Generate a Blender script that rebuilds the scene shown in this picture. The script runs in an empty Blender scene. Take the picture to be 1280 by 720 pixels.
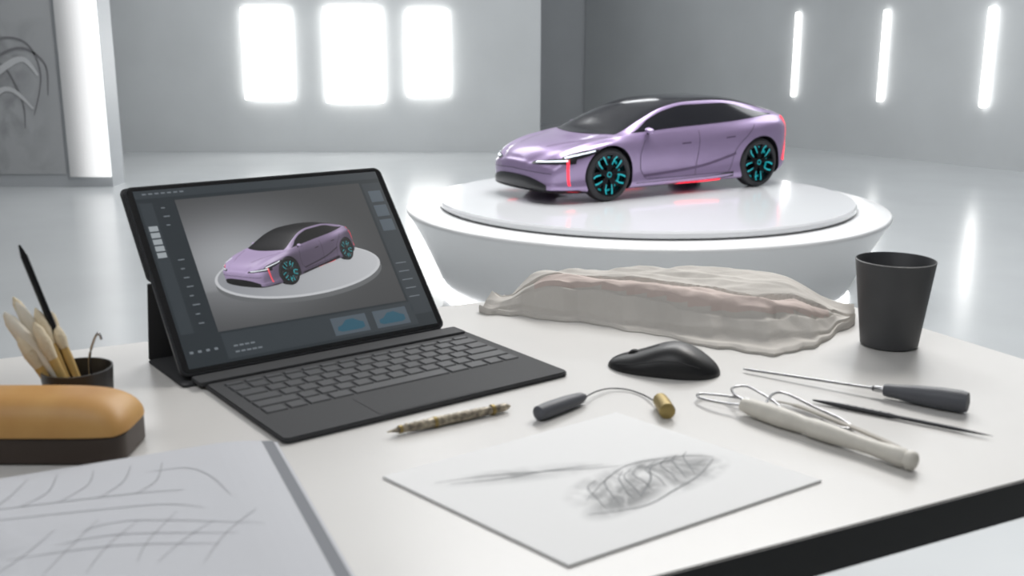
import bpy, bmesh, math, random
from mathutils import Vector, Matrix, noise
from mathutils.bvhtree import BVHTree
random.seed(7)
D=math.radians
scene=bpy.context.scene
col=scene.collection

# ------------------------------------------------------------------ materials
def mat(name,c,rough=.5,metal=0,em=None,es=0,noise_amt=0,nscale=20,bump=0,bscale=200,coat=0,trans=0,spec=.5,c2=None):
    m=bpy.data.materials.new(name);m.use_nodes=True
    nt=m.node_tree;b=nt.nodes['Principled BSDF']
    b.inputs['Base Color'].default_value=(*c,1);b.inputs['Roughness'].default_value=rough
    b.inputs['Metallic'].default_value=metal;b.inputs['Coat Weight'].default_value=coat
    b.inputs['Coat Roughness'].default_value=.05
    b.inputs['Specular IOR Level'].default_value=spec
    b.inputs['Transmission Weight'].default_value=trans
    if em: 
        b.inputs['Emission Color'].default_value=(*em,1);b.inputs['Emission Strength'].default_value=es
    tc=nt.nodes.new('ShaderNodeTexCoord')
    if noise_amt or c2:
        n=nt.nodes.new('ShaderNodeTexNoise');n.inputs['Scale'].default_value=nscale;n.inputs['Detail'].default_value=5
        nt.links.new(tc.outputs['Object'],n.inputs['Vector'])
        r=nt.nodes.new('ShaderNodeValToRGB')
        r.color_ramp.elements[0].position=.3;r.color_ramp.elements[1].position=.7
        a=c if c2 else tuple(x*(1-noise_amt) for x in c)
        d=c2 if c2 else tuple(min(1,x*(1+noise_amt)) for x in c)
        r.color_ramp.elements[0].color=(*a,1);r.color_ramp.elements[1].color=(*d,1)
        nt.links.new(n.outputs['Fac'],r.inputs['Fac']);nt.links.new(r.outputs['Color'],b.inputs['Base Color'])
    if bump:
        n=nt.nodes.new('ShaderNodeTexNoise');n.inputs['Scale'].default_value=bscale;n.inputs['Detail'].default_value=4
        nt.links.new(tc.outputs['Object'],n.inputs['Vector'])
        bp=nt.nodes.new('ShaderNodeBump');bp.inputs['Strength'].default_value=bump;bp.inputs['Distance'].default_value=.01
        nt.links.new(n.outputs['Fac'],bp.inputs['Height']);nt.links.new(bp.outputs['Normal'],b.inputs['Normal'])
    return m

def ellipse_mask(nt,tc,c,ang,rad,nscale,lo=.5,hi=1.0,thr=(.35,.6)):
    mp=nt.nodes.new('ShaderNodeMapping');mp.vector_type='TEXTURE'
    mp.inputs['Location'].default_value=(c[0],c[1],0);mp.inputs['Rotation'].default_value=(0,0,ang);mp.inputs['Scale'].default_value=(rad[0],rad[1],1)
    sep=nt.nodes.new('ShaderNodeVectorMath');sep.operation='MULTIPLY';sep.inputs[1].default_value=(1,1,0)
    nt.links.new(tc.outputs['Object'],mp.inputs['Vector']);nt.links.new(mp.outputs[0],sep.inputs[0])
    ln=nt.nodes.new('ShaderNodeVectorMath');ln.operation='LENGTH';nt.links.new(sep.outputs[0],ln.inputs[0])
    mr=nt.nodes.new('ShaderNodeMapRange');mr.inputs['From Min'].default_value=lo;mr.inputs['From Max'].default_value=hi
    mr.inputs['To Min'].default_value=1;mr.inputs['To Max'].default_value=0
    nt.links.new(ln.outputs['Value'],mr.inputs['Value'])
    n=nt.nodes.new('ShaderNodeTexNoise');n.inputs['Scale'].default_value=nscale;n.inputs['Detail'].default_value=6;n.inputs['Distortion'].default_value=1.2
    nt.links.new(tc.outputs['Object'],n.inputs['Vector'])
    m2=nt.nodes.new('ShaderNodeMapRange');m2.inputs['From Min'].default_value=thr[0];m2.inputs['From Max'].default_value=thr[1]
    nt.links.new(n.outputs['Fac'],m2.inputs['Value'])
    mu=nt.nodes.new('ShaderNodeMath');mu.operation='MULTIPLY'
    nt.links.new(mr.outputs[0],mu.inputs[0]);nt.links.new(m2.outputs[0],mu.inputs[1])
    return mu.outputs[0]
def sketch_mat(name,base,dark,masks,rough=.8):
    m=mat(name,base,rough);nt=m.node_tree;b=nt.nodes['Principled BSDF'];tc=nt.nodes.new('ShaderNodeTexCoord')
    prev=None
    for mk_ in masks:
        amt=mk_.pop('amt',1)
        o=ellipse_mask(nt,tc,**mk_)
        s=nt.nodes.new('ShaderNodeMath');s.operation='MULTIPLY';s.inputs[1].default_value=amt;nt.links.new(o,s.inputs[0]);o=s.outputs[0]
        if prev is None: prev=o
        else:
            a=nt.nodes.new('ShaderNodeMath');a.operation='MAXIMUM';nt.links.new(prev,a.inputs[0]);nt.links.new(o,a.inputs[1]);prev=a.outputs[0]
    mx=nt.nodes.new('ShaderNodeMix');mx.data_type='RGBA'
    mx.inputs[6].default_value=(*base,1);mx.inputs[7].default_value=(*dark,1)
    nt.links.new(prev,mx.inputs[0]);nt.links.new(mx.outputs[2],b.inputs['Base Color'])
    return m

# ------------------------------------------------------------------ mesh helpers
def empty(name,loc=(0,0,0),rotz=0):
    o=bpy.data.objects.new(name,None);o.location=loc;o.rotation_euler=(0,0,rotz);o.empty_display_size=.05;col.objects.link(o);return o
def mk(name,vs,fs,m,parent=None,smooth=True,loc=(0,0,0),rot=(0,0,0),auto=35):
    me=bpy.data.meshes.new(name);me.from_pydata([tuple(v) for v in vs],[],fs);me.validate()
    bm=bmesh.new();bm.from_mesh(me);bmesh.ops.recalc_face_normals(bm,faces=bm.faces);bm.to_mesh(me);bm.free()
    if smooth:
        me.shade_smooth()
        if auto: me.set_sharp_from_angle(angle=D(auto))
    o=bpy.data.objects.new(name,me);col.objects.link(o)
    for mm in (m if isinstance(m,list) else [m]): me.materials.append(mm)
    o.location=loc;o.rotation_euler=rot
    if parent: o.parent=parent
    return o
def box(name,size,loc,m,parent=None,rot=(0,0,0),bev=0,seg=3,smooth=True):
    bm=bmesh.new();bmesh.ops.create_cube(bm,size=1)
    bmesh.ops.scale(bm,vec=size,verts=bm.verts)
    if bev: bmesh.ops.bevel(bm,geom=bm.edges[:],offset=bev,segments=seg,affect='EDGES',profile=.5)
    me=bpy.data.meshes.new(name);bm.to_mesh(me);bm.free();me.materials.append(m)
    if bev: me.shade_smooth();me.set_sharp_from_angle(angle=D(40))
    o=bpy.data.objects.new(name,me);col.objects.link(o);o.location=loc;o.rotation_euler=rot
    if parent:o.parent=parent
    return o
def lathe_data(prof,seg=48):
    vs=[];fs=[]
    for r,z in prof:
        for i in range(seg):
            a=2*math.pi*i/seg;vs.append((r*math.cos(a),r*math.sin(a),z))
    for j in range(len(prof)-1):
        for i in range(seg):
            k=(i+1)%seg;fs.append((j*seg+i,j*seg+k,(j+1)*seg+k,(j+1)*seg+i))
    return vs,fs
def lathe(name,prof,m,parent=None,loc=(0,0,0),rot=(0,0,0),seg=48,auto=35,cap=True):
    vs,fs=lathe_data(prof,seg)
    n=len(prof)
    if cap:
        if prof[0][0]>1e-5: fs.append(tuple(range(seg)))
        if prof[-1][0]>1e-5: fs.append(tuple((n-1)*seg+i for i in range(seg)))
    o=mk(name,vs,fs,m,parent,True,loc,rot,auto)
    bm=bmesh.new();bm.from_mesh(o.data);bmesh.ops.remove_doubles(bm,verts=bm.verts,dist=1e-6);bmesh.ops.recalc_face_normals(bm,faces=bm.faces);bm.to_mesh(o.data);bm.free()
    return o
def tube_data(pts,rads,seg=12,flat=1.0,up0=Vector((0,0,1))):
    pts=[Vector(p) for p in pts];n=len(pts)
    if not isinstance(rads,(list,tuple)): rads=[rads]*n
    vs=[];fs=[]
    for i,p in enumerate(pts):
        t=(pts[min(i+1,n-1)]-pts[max(i-1,0)]).normalized()
        u=up0 if abs(t.dot(up0))<.95 else Vector((1,0,0))
        s=t.cross(u).normalized();w=s.cross(t).normalized()
        for k in range(seg):
            a=2*math.pi*k/seg;vs.append(p+s*math.cos(a)*rads[i]+w*math.sin(a)*rads[i]*flat)
    for i in range(n-1):
        for k in range(seg):
            l=(k+1)%seg;fs.append((i*seg+k,i*seg+l,(i+1)*seg+l,(i+1)*seg+k))
    fs.append(tuple(range(seg)));fs.append(tuple((n-1)*seg+k for k in range(seg)))
    return vs,fs
def tube(name,pts,rads,m,parent=None,seg=12,flat=1.0,auto=50):
    vs,fs=tube_data(pts,rads,seg,flat);return mk(name,vs,fs,m,parent,True,auto=auto)
def smooth_pts(pts,n=8):
    P=[Vector(p) for p in pts];out=[]
    for i in range(len(P)-1):
        a=P[max(i-1,0)];b=P[i];c=P[i+1];d=P[min(i+2,len(P)-1)]
        for k in range(n):
            t=k/n;out.append(.5*((2*b)+(c-a)*t+(2*a-5*b+4*c-d)*t*t+(3*b-a-3*c+d)*t**3))
    out.append(P[-1]);return out
def ribbons(name,lines,m,z,width,parent=None,plane='xy',**k):
    vs=[];fs=[]
    for ln in lines:
        w=width
        if isinstance(ln,tuple): ln,w=ln
        P=[Vector((p[0],p[1])) for p in ln]
        b=len(vs)
        for i,p in enumerate(P):
            t=(P[min(i+1,len(P)-1)]-P[max(i-1,0)])
            if t.length<1e-9:t=Vector((1,0))
            t.normalize();q=Vector((-t.y,t.x))
            tap=.35+.65*math.sin(math.pi*i/max(1,len(P)-1))
            for s in(-1,1):
                r=p+q*s*w*.5*tap;vs.append((r.x,r.y,z) if plane=='xy' else (r.x,z,r.y))
        for i in range(len(P)-1): fs.append((b+2*i,b+2*i+1,b+2*i+3,b+2*i+2))
    return mk(name,vs,fs,m,parent,False,**k)
def rounded_slab(name,w,d,h,r,m,parent=None,loc=(0,0,0),rot=(0,0,0),seg=10,bev=.0,mats=None):
    """w,d centred, bottom at z=0"""
    pts=[]
    rr=r if isinstance(r,(list,tuple)) else [r]*4
    for (cx,cy,a0),q in zip(((w/2,d/2,0),(-w/2,d/2,90),(-w/2,-d/2,180),(w/2,-d/2,270)),rr):
        sx=1 if cx>0 else -1;sy=1 if cy>0 else -1
        for i in range(seg+1):
            a=D(a0+90*i/seg);pts.append((cx-sx*q+q*math.cos(a),cy-sy*q+q*math.sin(a)))
    bm=bmesh.new();vv=[bm.verts.new((x,y,0)) for x,y in pts];f=bm.faces.new(vv)
    e=bmesh.ops.extrude_face_region(bm,geom=[f]);bmesh.ops.translate(bm,vec=(0,0,h),verts=[g for g in e['geom'] if isinstance(g,bmesh.types.BMVert)])
    bmesh.ops.recalc_face_normals(bm,faces=bm.faces)
    if bev:
        ed=[x for x in bm.edges if abs(x.verts[0].co.z-x.verts[1].co.z)<1e-7]
        bmesh.ops.bevel(bm,geom=ed,offset=bev,segments=2,affect='EDGES')
    if mats:
        for f in bm.faces:
            f.material_index=0 if f.normal.z>.9 else 1
    me=bpy.data.meshes.new(name);bm.to_mesh(me);bm.free()
    for mm in(mats or [m]):me.materials.append(mm)
    me.shade_smooth();me.set_sharp_from_angle(angle=D(30))
    o=bpy.data.objects.new(name,me);col.objects.link(o);o.location=loc;o.rotation_euler=rot
    if parent:o.parent=parent
    return o

# ------------------------------------------------------------------ camera
cam=bpy.data.cameras.new('camera');co=bpy.data.objects.new('camera',cam);col.objects.link(co)
co.location=(0,0,1.11);co.rotation_euler=(D(90)-math.atan(310/1300),0,0)
cam.sensor_width=36;cam.lens=36.56;cam.clip_start=.02;cam.clip_end=100
cam.dof.use_dof=True;cam.dof.focus_distance=1.8;cam.dof.aperture_fstop=7
scene.camera=co
scene.view_settings.view_transform='Standard'

# ------------------------------------------------------------------ room
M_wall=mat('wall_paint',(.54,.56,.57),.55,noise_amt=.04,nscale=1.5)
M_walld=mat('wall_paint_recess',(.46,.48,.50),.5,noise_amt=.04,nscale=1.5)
M_floor=mat('polished_floor',(.50,.52,.53),.20,noise_amt=.05,nscale=1.2,spec=.65)
M_ceil=mat('ceiling_paint',(.6,.6,.6),.8)
M_win=mat('window_glow',(1,1,1),.5,em=(1,.99,.96),es=6)
M_winb=mat('window_halo_glow',(.9,.9,.9),.5,em=(1,.99,.96),es=2.6)  # emission added for a bloom-like halo around the panes
M_strip=mat('light_tube',(1,1,1),.5,em=(1,.99,.97),es=5)
box('floor',(15,18,.1),(.5,6,-.05),M_floor)
box('ceiling',(15,18,.1),(.5,6,3.45),M_ceil)
def wall(name,a,b,m,th=.15,h=3.4,side=1):
    a=Vector(a);b=Vector(b);d=b-a;ang=math.atan2(d.y,d.x);n=Vector((-d.y,d.x)).normalized()*side
    c=(a+b)/2+n*th/2
    return box(name,(d.length,th,h),(c.x,c.y,h/2),m,rot=(0,0,ang))
wall('wall_back',(-7,10.63),(.285,10.63),M_wall)
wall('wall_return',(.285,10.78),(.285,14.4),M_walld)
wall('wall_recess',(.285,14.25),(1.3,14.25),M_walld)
wall('wall_right',(.974,14.2),(8,3.56),M_wall)
wall('wall_side',(8,3.56),(8,-3),M_wall)
wall('wall_front',(-7,-3),(8,-3),M_wall,side=-1)
wall('wall_left',(-7,-3),(-7,10.63),M_wall)
# partition with mural & light slot
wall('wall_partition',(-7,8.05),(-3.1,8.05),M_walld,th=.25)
for i,(x0,x1,z0,z1) in enumerate([(-2.67,-2.20,.53,1.415),(-1.857,-1.295,.50,1.42),(-1.043,-.635,.56,1.40)]):
    w=empty('window_%d'%(i+1),((x0+x1)/2,10.585,(z0+z1)/2))
    box('pane',(x1-x0,.012,z1-z0),(0,0,0),M_win,w)
    box('halo_box',(x1-x0-.02,.046,z1-z0-.02),(0,.025,0),M_winb,w)  # glowing box added behind the pane to spread a halo on the wall
wd=Vector((1.466,-2.22)).normalized();wa=math.atan2(wd.y,wd.x)
for (x,y,wdt) in((2.988,11.16,.040),(3.59,10.25,.048),(4.19,9.34,.062)):
    q=Vector((x,y))+Vector((-.834,-.551))*.03
    e=empty('wall_light',(q.x,q.y,.96),wa)
    lathe('tube',[(.0,-.43),(wdt*.5,-.425),(wdt*.5,.425),(0,.43)],M_strip,e,seg=20)
# light slot of the partition : diffuser that brightens toward its outer edge
e=empty('wall_light',(-3.26,8.035,1.58))
M_slot=mat('slot_glow',(.6,.6,.6),.5,em=(1,1,1),es=1)
nt=M_slot.node_tree;tc=nt.nodes.new('ShaderNodeTexCoord');sx=nt.nodes.new('ShaderNodeSeparateXYZ');mr=nt.nodes.new('ShaderNodeMapRange');mr.interpolation_type='SMOOTHSTEP'
mr.inputs['From Min'].default_value=-.16;mr.inputs['From Max'].default_value=.13;mr.inputs['To Min'].default_value=0;mr.inputs['To Max'].default_value=.9
nt.links.new(tc.outputs['Object'],sx.inputs[0]);nt.links.new(sx.outputs[0],mr.inputs['Value']);nt.links.new(mr.outputs[0],nt.nodes['Principled BSDF'].inputs['Emission Strength'])
box('diffuser',(.31,.03,3.0),(0,0,0),M_slot,e)
# mural sheet on partition
M_mur=sketch_mat('mural_print',(.42,.43,.44),(.12,.12,.13),[
 dict(c=(.0,-.1),ang=.3,rad=(.5,.35),nscale=3,lo=.2,hi=1,thr=(.4,.6),amt=.5),
 dict(c=(-.3,.3),ang=-.5,rad=(.5,.25),nscale=4,lo=.2,hi=1,thr=(.4,.6),amt=.4)])
mu=empty('wall_mural',(-3.95,8.04,.95))
mk('print',[(-.6,0,-.85),(.50,0,-.85),(.50,0,1.6),(-.6,0,1.6)],[(0,1,2,3)],M_mur,mu,False)
M_graphw=mat('mural_ink',(.20,.20,.21),.7);M_graphl=mat('mural_chalk',(.58,.59,.60),.7)
def C2(*p): return [(q.x,q.y) for q in smooth_pts([(a,b,0) for a,b in p],8)]
ribbons('strokes',[(C2((-.5,-.25),(-.25,-.22),(0,.0),(.25,.1),(.42,-.02),(.42,-.25)),.02),
 (C2((-.4,-.1),(-.1,.03),(.1,.17),(.3,.13),(.38,-.1),(.3,-.4)),.015),(C2((.0,.02),(.12,-.05),(.22,-.3),(.22,-.5)),.015)],M_graphw,-.004,.02,mu,plane='xz')
ribbons('highlights',[(C2((-.5,-.32),(-.2,-.28),(.05,-.08),(.25,.02),(.36,-.1)),.05),(C2((-.5,-.40),(-.2,-.42),(.1,-.2),(.3,-.35)),.04)],M_graphl,-.005,.02,mu,plane='xz')

# ------------------------------------------------------------------ lights
def area(name,loc,size,power,colr=(1,1,1),target=None,sy=None):
    l=bpy.data.lights.new(name,'AREA');l.energy=power;l.color=colr;l.shape='RECTANGLE';l.size=size;l.size_y=sy or size
    o=bpy.data.objects.new(name,l);col.objects.link(o);o.location=loc
    if target:
        d=Vector(target)-Vector(loc);o.rotation_euler=d.to_track_quat('-Z','Y').to_euler()
    return o
area('unseen_overhead_light',(.6,4.7,3.3),2.2,140,(1,1,1))
area('unseen_overhead_light',(-2,8.0,3.3),3,86,(.97,.985,1),sy=3)  # unseen, added with the next one for bright even room light
area('unseen_overhead_light',(3.6,7.5,3.3),2.5,56,(.96,.98,1))
area('unseen_overhead_light',(.9,11.5,3.3),.9,14,(.96,.98,1))  # unseen light added to brighten the dark recess
area('desk_lamp_overhead',(1.1,2.4,2.4),.6,23,(1,.975,.94),target=(.2,1.0,.75))
area('unseen_overhead_light',(-.8,.2,3.1),1.8,30,(.97,.98,1),target=(.5,4.2,.2))  # unseen front fill, added to brighten the pedestal side
w=bpy.data.worlds.new('world');scene.world=w;w.use_nodes=True
w.node_tree.nodes['Background'].inputs['Color'].default_value=(.6,.65,.7,1);w.node_tree.nodes['Background'].inputs['Strength'].default_value=.3

# ------------------------------------------------------------------ desk
ZD=.75
M_desk=mat('desk_laminate',(.68,.665,.64),.30,noise_amt=.03,nscale=5,bump=.02,bscale=300)
M_dedge=mat('desk_edge_black',(.012,.012,.013),.4)
M_leg=mat('desk_leg_metal',(.3,.3,.31),.35,metal=.8)
da=D(26)
def DW(u,v): return (u*math.cos(da)-v*math.sin(da),u*math.sin(da)+v*math.cos(da))
u0,u1,v0,v1=-1.0,1.04,.542,1.30
cx,cy=DW((u0+u1)/2,(v0+v1)/2)
desk=empty('desk',(cx,cy,0),da)
rounded_slab('tabletop',u1-u0,v1-v0,.036,[.10,.10,.06,.06],None,desk,(0,0,ZD-.036),mats=[M_desk,M_dedge],bev=.0012)
box('rail_back',(1.4,.02,.06),(0,.12,ZD-.066),M_leg,desk);box('rail_front',(1.4,.02,.06),(0,-.12,ZD-.066),M_leg,desk)
for i,(a,b) in enumerate(((-.7,-.12),(.7,-.12),(-.7,.12),(.7,.12))):
    box('leg_%d'%(i+1),(.045,.045,ZD-.036),(a,b,(ZD-.036)/2),M_leg,desk,bev=.004)

# ------------------------------------------------------------------ turntable
M_ped=mat('pedestal_white',(.88,.885,.89),.3,noise_amt=.01,nscale=3,coat=.3)
M_ped2=mat('pedestal_disc',(.82,.83,.85),.14,coat=.5)
M_gap=mat('turntable_gap',(.15,.15,.16),.4)
M_led=mat('led_strip',(1,1,1),.5,em=(1,1,1),es=5)
tt=empty('car_turntable',(.60,4.72,0))
lathe('pedestal',[(0,0),(.885,0),(.90,.012),(.93,.08),(.975,.18),(1.02,.27),(1.055,.335),(1.075,.362),(1.078,.370),(1.075,.380),(1.068,.385),(1.0,.386),(0,.386)],M_ped,tt,seg=128,auto=50)
lathe('base_light',[(.905,.002),(.925,.002),(.925,.014),(.905,.014),(.905,.002)],M_led,tt,seg=128,cap=False)
lathe('gap_ring',[(.0,.385),(.915,.385),(.915,.395),(0,.395)],M_gap,tt,seg=128)
lathe('disc',[(0,.392),(.925,.392),(.931,.398),(.931,.412),(.925,.4195),(.915,.42),(0,.42)],M_ped2,tt,seg=128)

# ------------------------------------------------------------------ car
def pchip(xs,ys):
    n=len(xs);h=[xs[i+1]-xs[i] for i in range(n-1)];d=[(ys[i+1]-ys[i])/h[i] for i in range(n-1)];m=[0]*n
    m[0]=d[0];m[-1]=d[-1]
    for i in range(1,n-1):
        m[i]=0 if d[i-1]*d[i]<=0 else 2*d[i-1]*d[i]/(d[i-1]+d[i])
    def f(x):
        x=max(xs[0],min(xs[-1],x));i=0
        while i<n-2 and x>xs[i+1]: i+=1
        t=(x-xs[i])/h[i];t2=t*t;t3=t2*t
        return (2*t3-3*t2+1)*ys[i]+(t3-2*t2+t)*h[i]*m[i]+(-2*t3+3*t2)*ys[i+1]+(t3-t2)*h[i]*m[i+1]
    return f
X=[-.235,-.2,-.1,0,.03,.06,.20,.33,.46,.66,.80,.92,1.0,1.05,1.065]
zt=pchip([-.235,-.225,-.2,-.12,-.02,.03,.06,.20,.33,.46,.60,.74,.84,.92,1.0,1.05,1.065],[.184,.211,.231,.256,.274,.284,.292,.362,.414,.434,.437,.430,.414,.394,.368,.354,.333])
zr=pchip(X,[.178,.218,.254,.272,.278,.284,.343,.392,.413,.414,.396,.371,.353,.343,.324])
wr=pchip(X,[.10,.145,.175,.205,.22,.228,.216,.200,.190,.183,.176,.170,.17,.17,.155])
wb=pchip(X,[.17,.21,.230,.240,.246,.250,.248,.244,.240,.240,.242,.238,.228,.212,.19])
zb=pchip(X,[.171,.211,.252,.268,.272,.276,.284,.292,.298,.307,.318,.329,.333,.330,.31])
wm=pchip([-.235,-.2,-.1,0,.15,.4,.65,.85,1.0,1.05,1.065],[.230,.256,.277,.287,.274,.266,.270,.290,.280,.262,.245])
zs=pchip([-.235,-.2,-.1,0,.15,.4,.6,.8,.9,1.0,1.065],[.160,.196,.242,.260,.256,.260,.272,.296,.307,.308,.290])
zl=pchip([-.235,-.15,0,.85,1.0,1.065],[.050,.042,.042,.045,.06,.09])
def SX(x): return x*1.066-(.23*.235*((-x/.235)**1.5) if x<0 else 0)
SY=1.05
WB=.901
def section(x):
    w_=wm(x);s=zs(x);l=zl(x)
    return [(0,zt(x)),(wr(x)*.55,zt(x)-(zt(x)-zr(x))*.22),(wr(x)*.9,zr(x)+(zt(x)-zr(x))*.35),(wr(x),zr(x)-.004),(wb(x)*.995,zb(x)+.006),(wb(x)+.006,zb(x)-.002),
            (w_*.975,s),(w_,s-.03),(w_*.985,l+(s-l)*.55),(w_*.965,l+(s-l)*.30),(w_*.995,l+.035),(w_*.97,l+.006),(w_*.85,l),(0,l)]
def warp(x,y,z):
    a=abs(y)/.27
    if x<0: x=x+.046*(a**2.6)*min(1,max(0,-x/.235))
    if x>.8: x=x-.05*(a**2.6)*min(1,(x-.8)/.265)
    return (x,y,z)
st=[-.235,-.228,-.21,-.18,-.14,-.09,-.05,-.01,.02,.045,.07,.10,.14,.18,.22,.26,.30,.36,.42,.48,.54,.6,.66,.72,.78,.84,.9,.95,.99,1.03,1.052,1.062,1.065]
secs=[];NK=len(section(0))
ringN=2*NK-2
vs=[];fs=[]
def ring(x,sc=1,cz=0,dx=0):
    h=section(x);full=[(y,z) for y,z in h]+[(-y,z) for y,z in h[-2:0:-1]]
    for y,z in full:
        Z=cz+(z-cz)*sc;v=warp(x,y*sc,Z);vs.append((v[0]+dx,v[1],v[2]))
for x in st: ring(x)
nb=len(st)
for i in range(nb-1):
    for k in range(ringN):
        l=(k+1)%ringN;fs.append((i*ringN+k,i*ringN+l,(i+1)*ringN+l,(i+1)*ringN+k))
# caps
def cap(x,base,sgn,cz):
    prev=base
    for sc,dx in((.93,.006),(.75,.010),(.45,.012),(.2,.012)):
        b=len(vs)
        ring(x,sc,cz,sgn*dx)
        for k in range(ringN):
            l=(k+1)%ringN;fs.append((prev+k,prev+l,b+l,b+k))
        prev=b
    c=len(vs);vs.append((x+sgn*.012,0,cz))
    for k in range(ringN): fs.append((prev+k,prev+(k+1)%ringN,c))
cap(-.235,0,-1,.12);cap(1.065,(nb-1)*ringN,1,.2)
M_paint=mat('car_paint_lavender',(.40,.30,.50),.33,metal=.5,coat=.6,noise_amt=.02,nscale=8)
M_cdark=mat('car_black_trim',(.012,.012,.015),.35)
M_glass=mat('car_glass_dark',(.012,.012,.016),.14,coat=.2)
M_red=mat('car_red_light',(.5,.01,.02),.3,em=(1,.04,.07),es=1.7)
M_head=mat('car_headlight',(.75,.8,.85),.15,em=(.8,.9,1),es=.8)
M_tyre=mat('tyre_rubber',(.035,.036,.04),.7,bump=.1,bscale=60)
M_rim=mat('rim_black',(.02,.022,.026),.25,metal=.7)
M_teal=mat('rim_teal',(.02,.30,.34),.3,em=(.02,.55,.62),es=.42)
CARA=D(32)
car=empty('car',(.276,4.771,.42),CARA)
body=mk('body',vs,fs,[M_paint,M_cdark],car,True,auto=0)
sub=body.modifiers.new('s','SUBSURF');sub.levels=2;sub.render_levels=2
dg=bpy.context.evaluated_depsgraph_get()
bme=bpy.data.meshes.new_from_object(body.evaluated_get(dg));body.modifiers.clear();body.data=bme
tree=BVHTree.FromPolygons([v.co.copy() for v in bme.vertices],[tuple(p.vertices) for p in bme.polygons])
for v in bme.vertices: v.co.x=SX(v.co.x);v.co.y*=SY
# wheel-arch cut
cut_bm=bmesh.new()
for x in(0,WB):
    for s in(-1,1):
        m4=Matrix.Translation((x,s*.265,.118))@Matrix.Rotation(D(90),4,'X')
        bmesh.ops.create_cone(cut_bm,cap_ends=True,segments=64,radius1=.128,radius2=.128,depth=.22,matrix=m4)
cme=bpy.data.meshes.new('cut');cut_bm.to_mesh(cme);cut_bm.free();cme.materials.append(M_cdark)
cob=bpy.data.objects.new('cut',cme);col.objects.link(cob);cob.parent=car
bo=body.modifiers.new('b','BOOLEAN');bo.object=cob;bo.operation='DIFFERENCE';bo.solver='EXACT';bo.material_mode='TRANSFER'
bpy.context.view_layer.update();dg=bpy.context.evaluated_depsgraph_get()
b2=bpy.data.meshes.new_from_object(body.evaluated_get(dg));body.modifiers.clear();body.data=b2
bpy.data.objects.remove(cob)
b2.shade_smooth();b2.set_sharp_from_angle(angle=D(42))
PC=(.46,.36,.57)
parts=[(body,PC,0,0)]
def cast(o,d):
    h=tree.ray_cast(Vector(o),Vector(d));return h[0],h[1]
def patch(name,fn,nu,nv,direction,m,off=.0016,rank=1,colr=(.01,.01,.012),em=0,mirror=True,auto=0):
    """fn(s,t)->origin coordinate; ray cast along direction"""
    for sgn in((1,-1) if mirror else (1,)):
        V=[];ok=[];F=[]
        for i in range(nu+1):
            for j in range(nv+1):
                o=Vector(fn(i/nu,j/nv));d=Vector(direction)
                h,n=cast(o,d)
                if h is None: V.append((0,0,0));ok.append(False);continue
                if n.dot(d)>0:n=-n
                q=h+n*off
                V.append((SX(q.x),q.y*sgn*SY,q.z));ok.append(True)
        for i in range(nu):
            for j in range(nv):
                a=i*(nv+1)+j;q=(a,a+1,a+nv+2,a+nv+1)
                if all(ok[k] for k in q):F.append(q)
        if not F: continue
        me_=mk(name,V,F,m,car,True,auto=0);parts.append((me_,colr,em,rank))
L=lambda a,b,t:a+(b-a)*t
# canopy: windscreen + glass roof + rear window (cast from the top)
def canopy(s,t):
    x=L(.062,1.0,s);hw=wr(x)-.012
    return (x-.050*(1-s)**2*(1-(2*t-1)**2),L(-hw,hw,t),1)
patch('windscreen_and_roof_glass',canopy,80,20,(0,0,-1),M_glass,mirror=False)
# side glass
def sideg(s,t):
    x=L(.120,.955,s)
    lo=zb(x)+.010;hi=zr(x)-.013
    k=min(1,max(0,(x-.120)/.10));k2=min(1,max(0,(.955-x)/.20))
    hi=lo+(hi-lo)*(k**.8)*(k2**.5)
    return (x,-1,L(lo,hi,t))
patch('side_window',sideg,60,8,(0,1,0),M_glass)
def seam(name,pts,wd,m=M_cdark,d=(0,1,0),rank=1,colr=(.05,.03,.06),em=0,off=.0012,n=10):
    P=smooth_pts([(a,b,0) for a,b in pts],n)
    def fn(s,t):
        i=min(len(P)-1,int(round(s*(len(P)-1))));p=P[i]
        tg=(P[min(i+1,len(P)-1)]-P[max(i-1,0)]).normalized();q=Vector((-tg.y,tg.x,0))
        r=p+q*(t-.5)*wd
        if d[1]: return (r.x,-1,r.y)
        if d[2]: return (r.x,r.y,1)
        return (-1,r.x,r.y)
    patch(name,fn,len(P)-1,1,d,m,off=off,rank=rank,colr=colr,em=em)
M_seam=mat('car_seam',(.12,.09,.15),.5)
M_dpurple=mat('car_lower_shade',(.16,.11,.20),.4,metal=.3)
seam('door_seam_front',[(.185,.258),(.160,.2),(.165,.13),(.195,.085)],.003,M_seam)
seam('door_seam_mid',[(.49,.285),(.485,.2),(.475,.12),(.47,.085)],.003,M_seam)
seam('door_seam_rear',[(.80,.30),(.76,.255),(.70,.19),(.68,.12),(.66,.085)],.003,M_seam)
seam('door_seam_lower',[(.20,.085),(.4,.083),(.66,.085)],.003,M_seam)
seam('sill_trim',[(.14,.060),(.35,.060),(.56,.064),(.69,.075)],.022,M_cdark)
seam('body_crease',[(.18,.100),(.35,.108),(.52,.125),(.66,.158),(.70,.172)],.012,M_dpurple,colr=(.12,.08,.15))
seam('sill_light',[(.38,.049),(.5,.050),(.62,.055)],.007,M_red,colr=(.9,.05,.08),em=1,off=.003,rank=2)
seam('bumper_light',[(-.165,.052),(-.145,.050),(-.122,.049)],.010,M_red,colr=(.9,.05,.08),em=1,off=.004,rank=2)
seam('door_handle',[(.39,.232),(.44,.234)],.007,M_dpurple);seam('door_handle_rear',[(.64,.246),(.69,.25)],.007,M_dpurple)
seam('fender_light',[(-.163,.195),(-.166,.15),(-.160,.080)],.008,M_red,colr=(.9,.08,.1),em=1,off=.002,rank=2)
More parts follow.
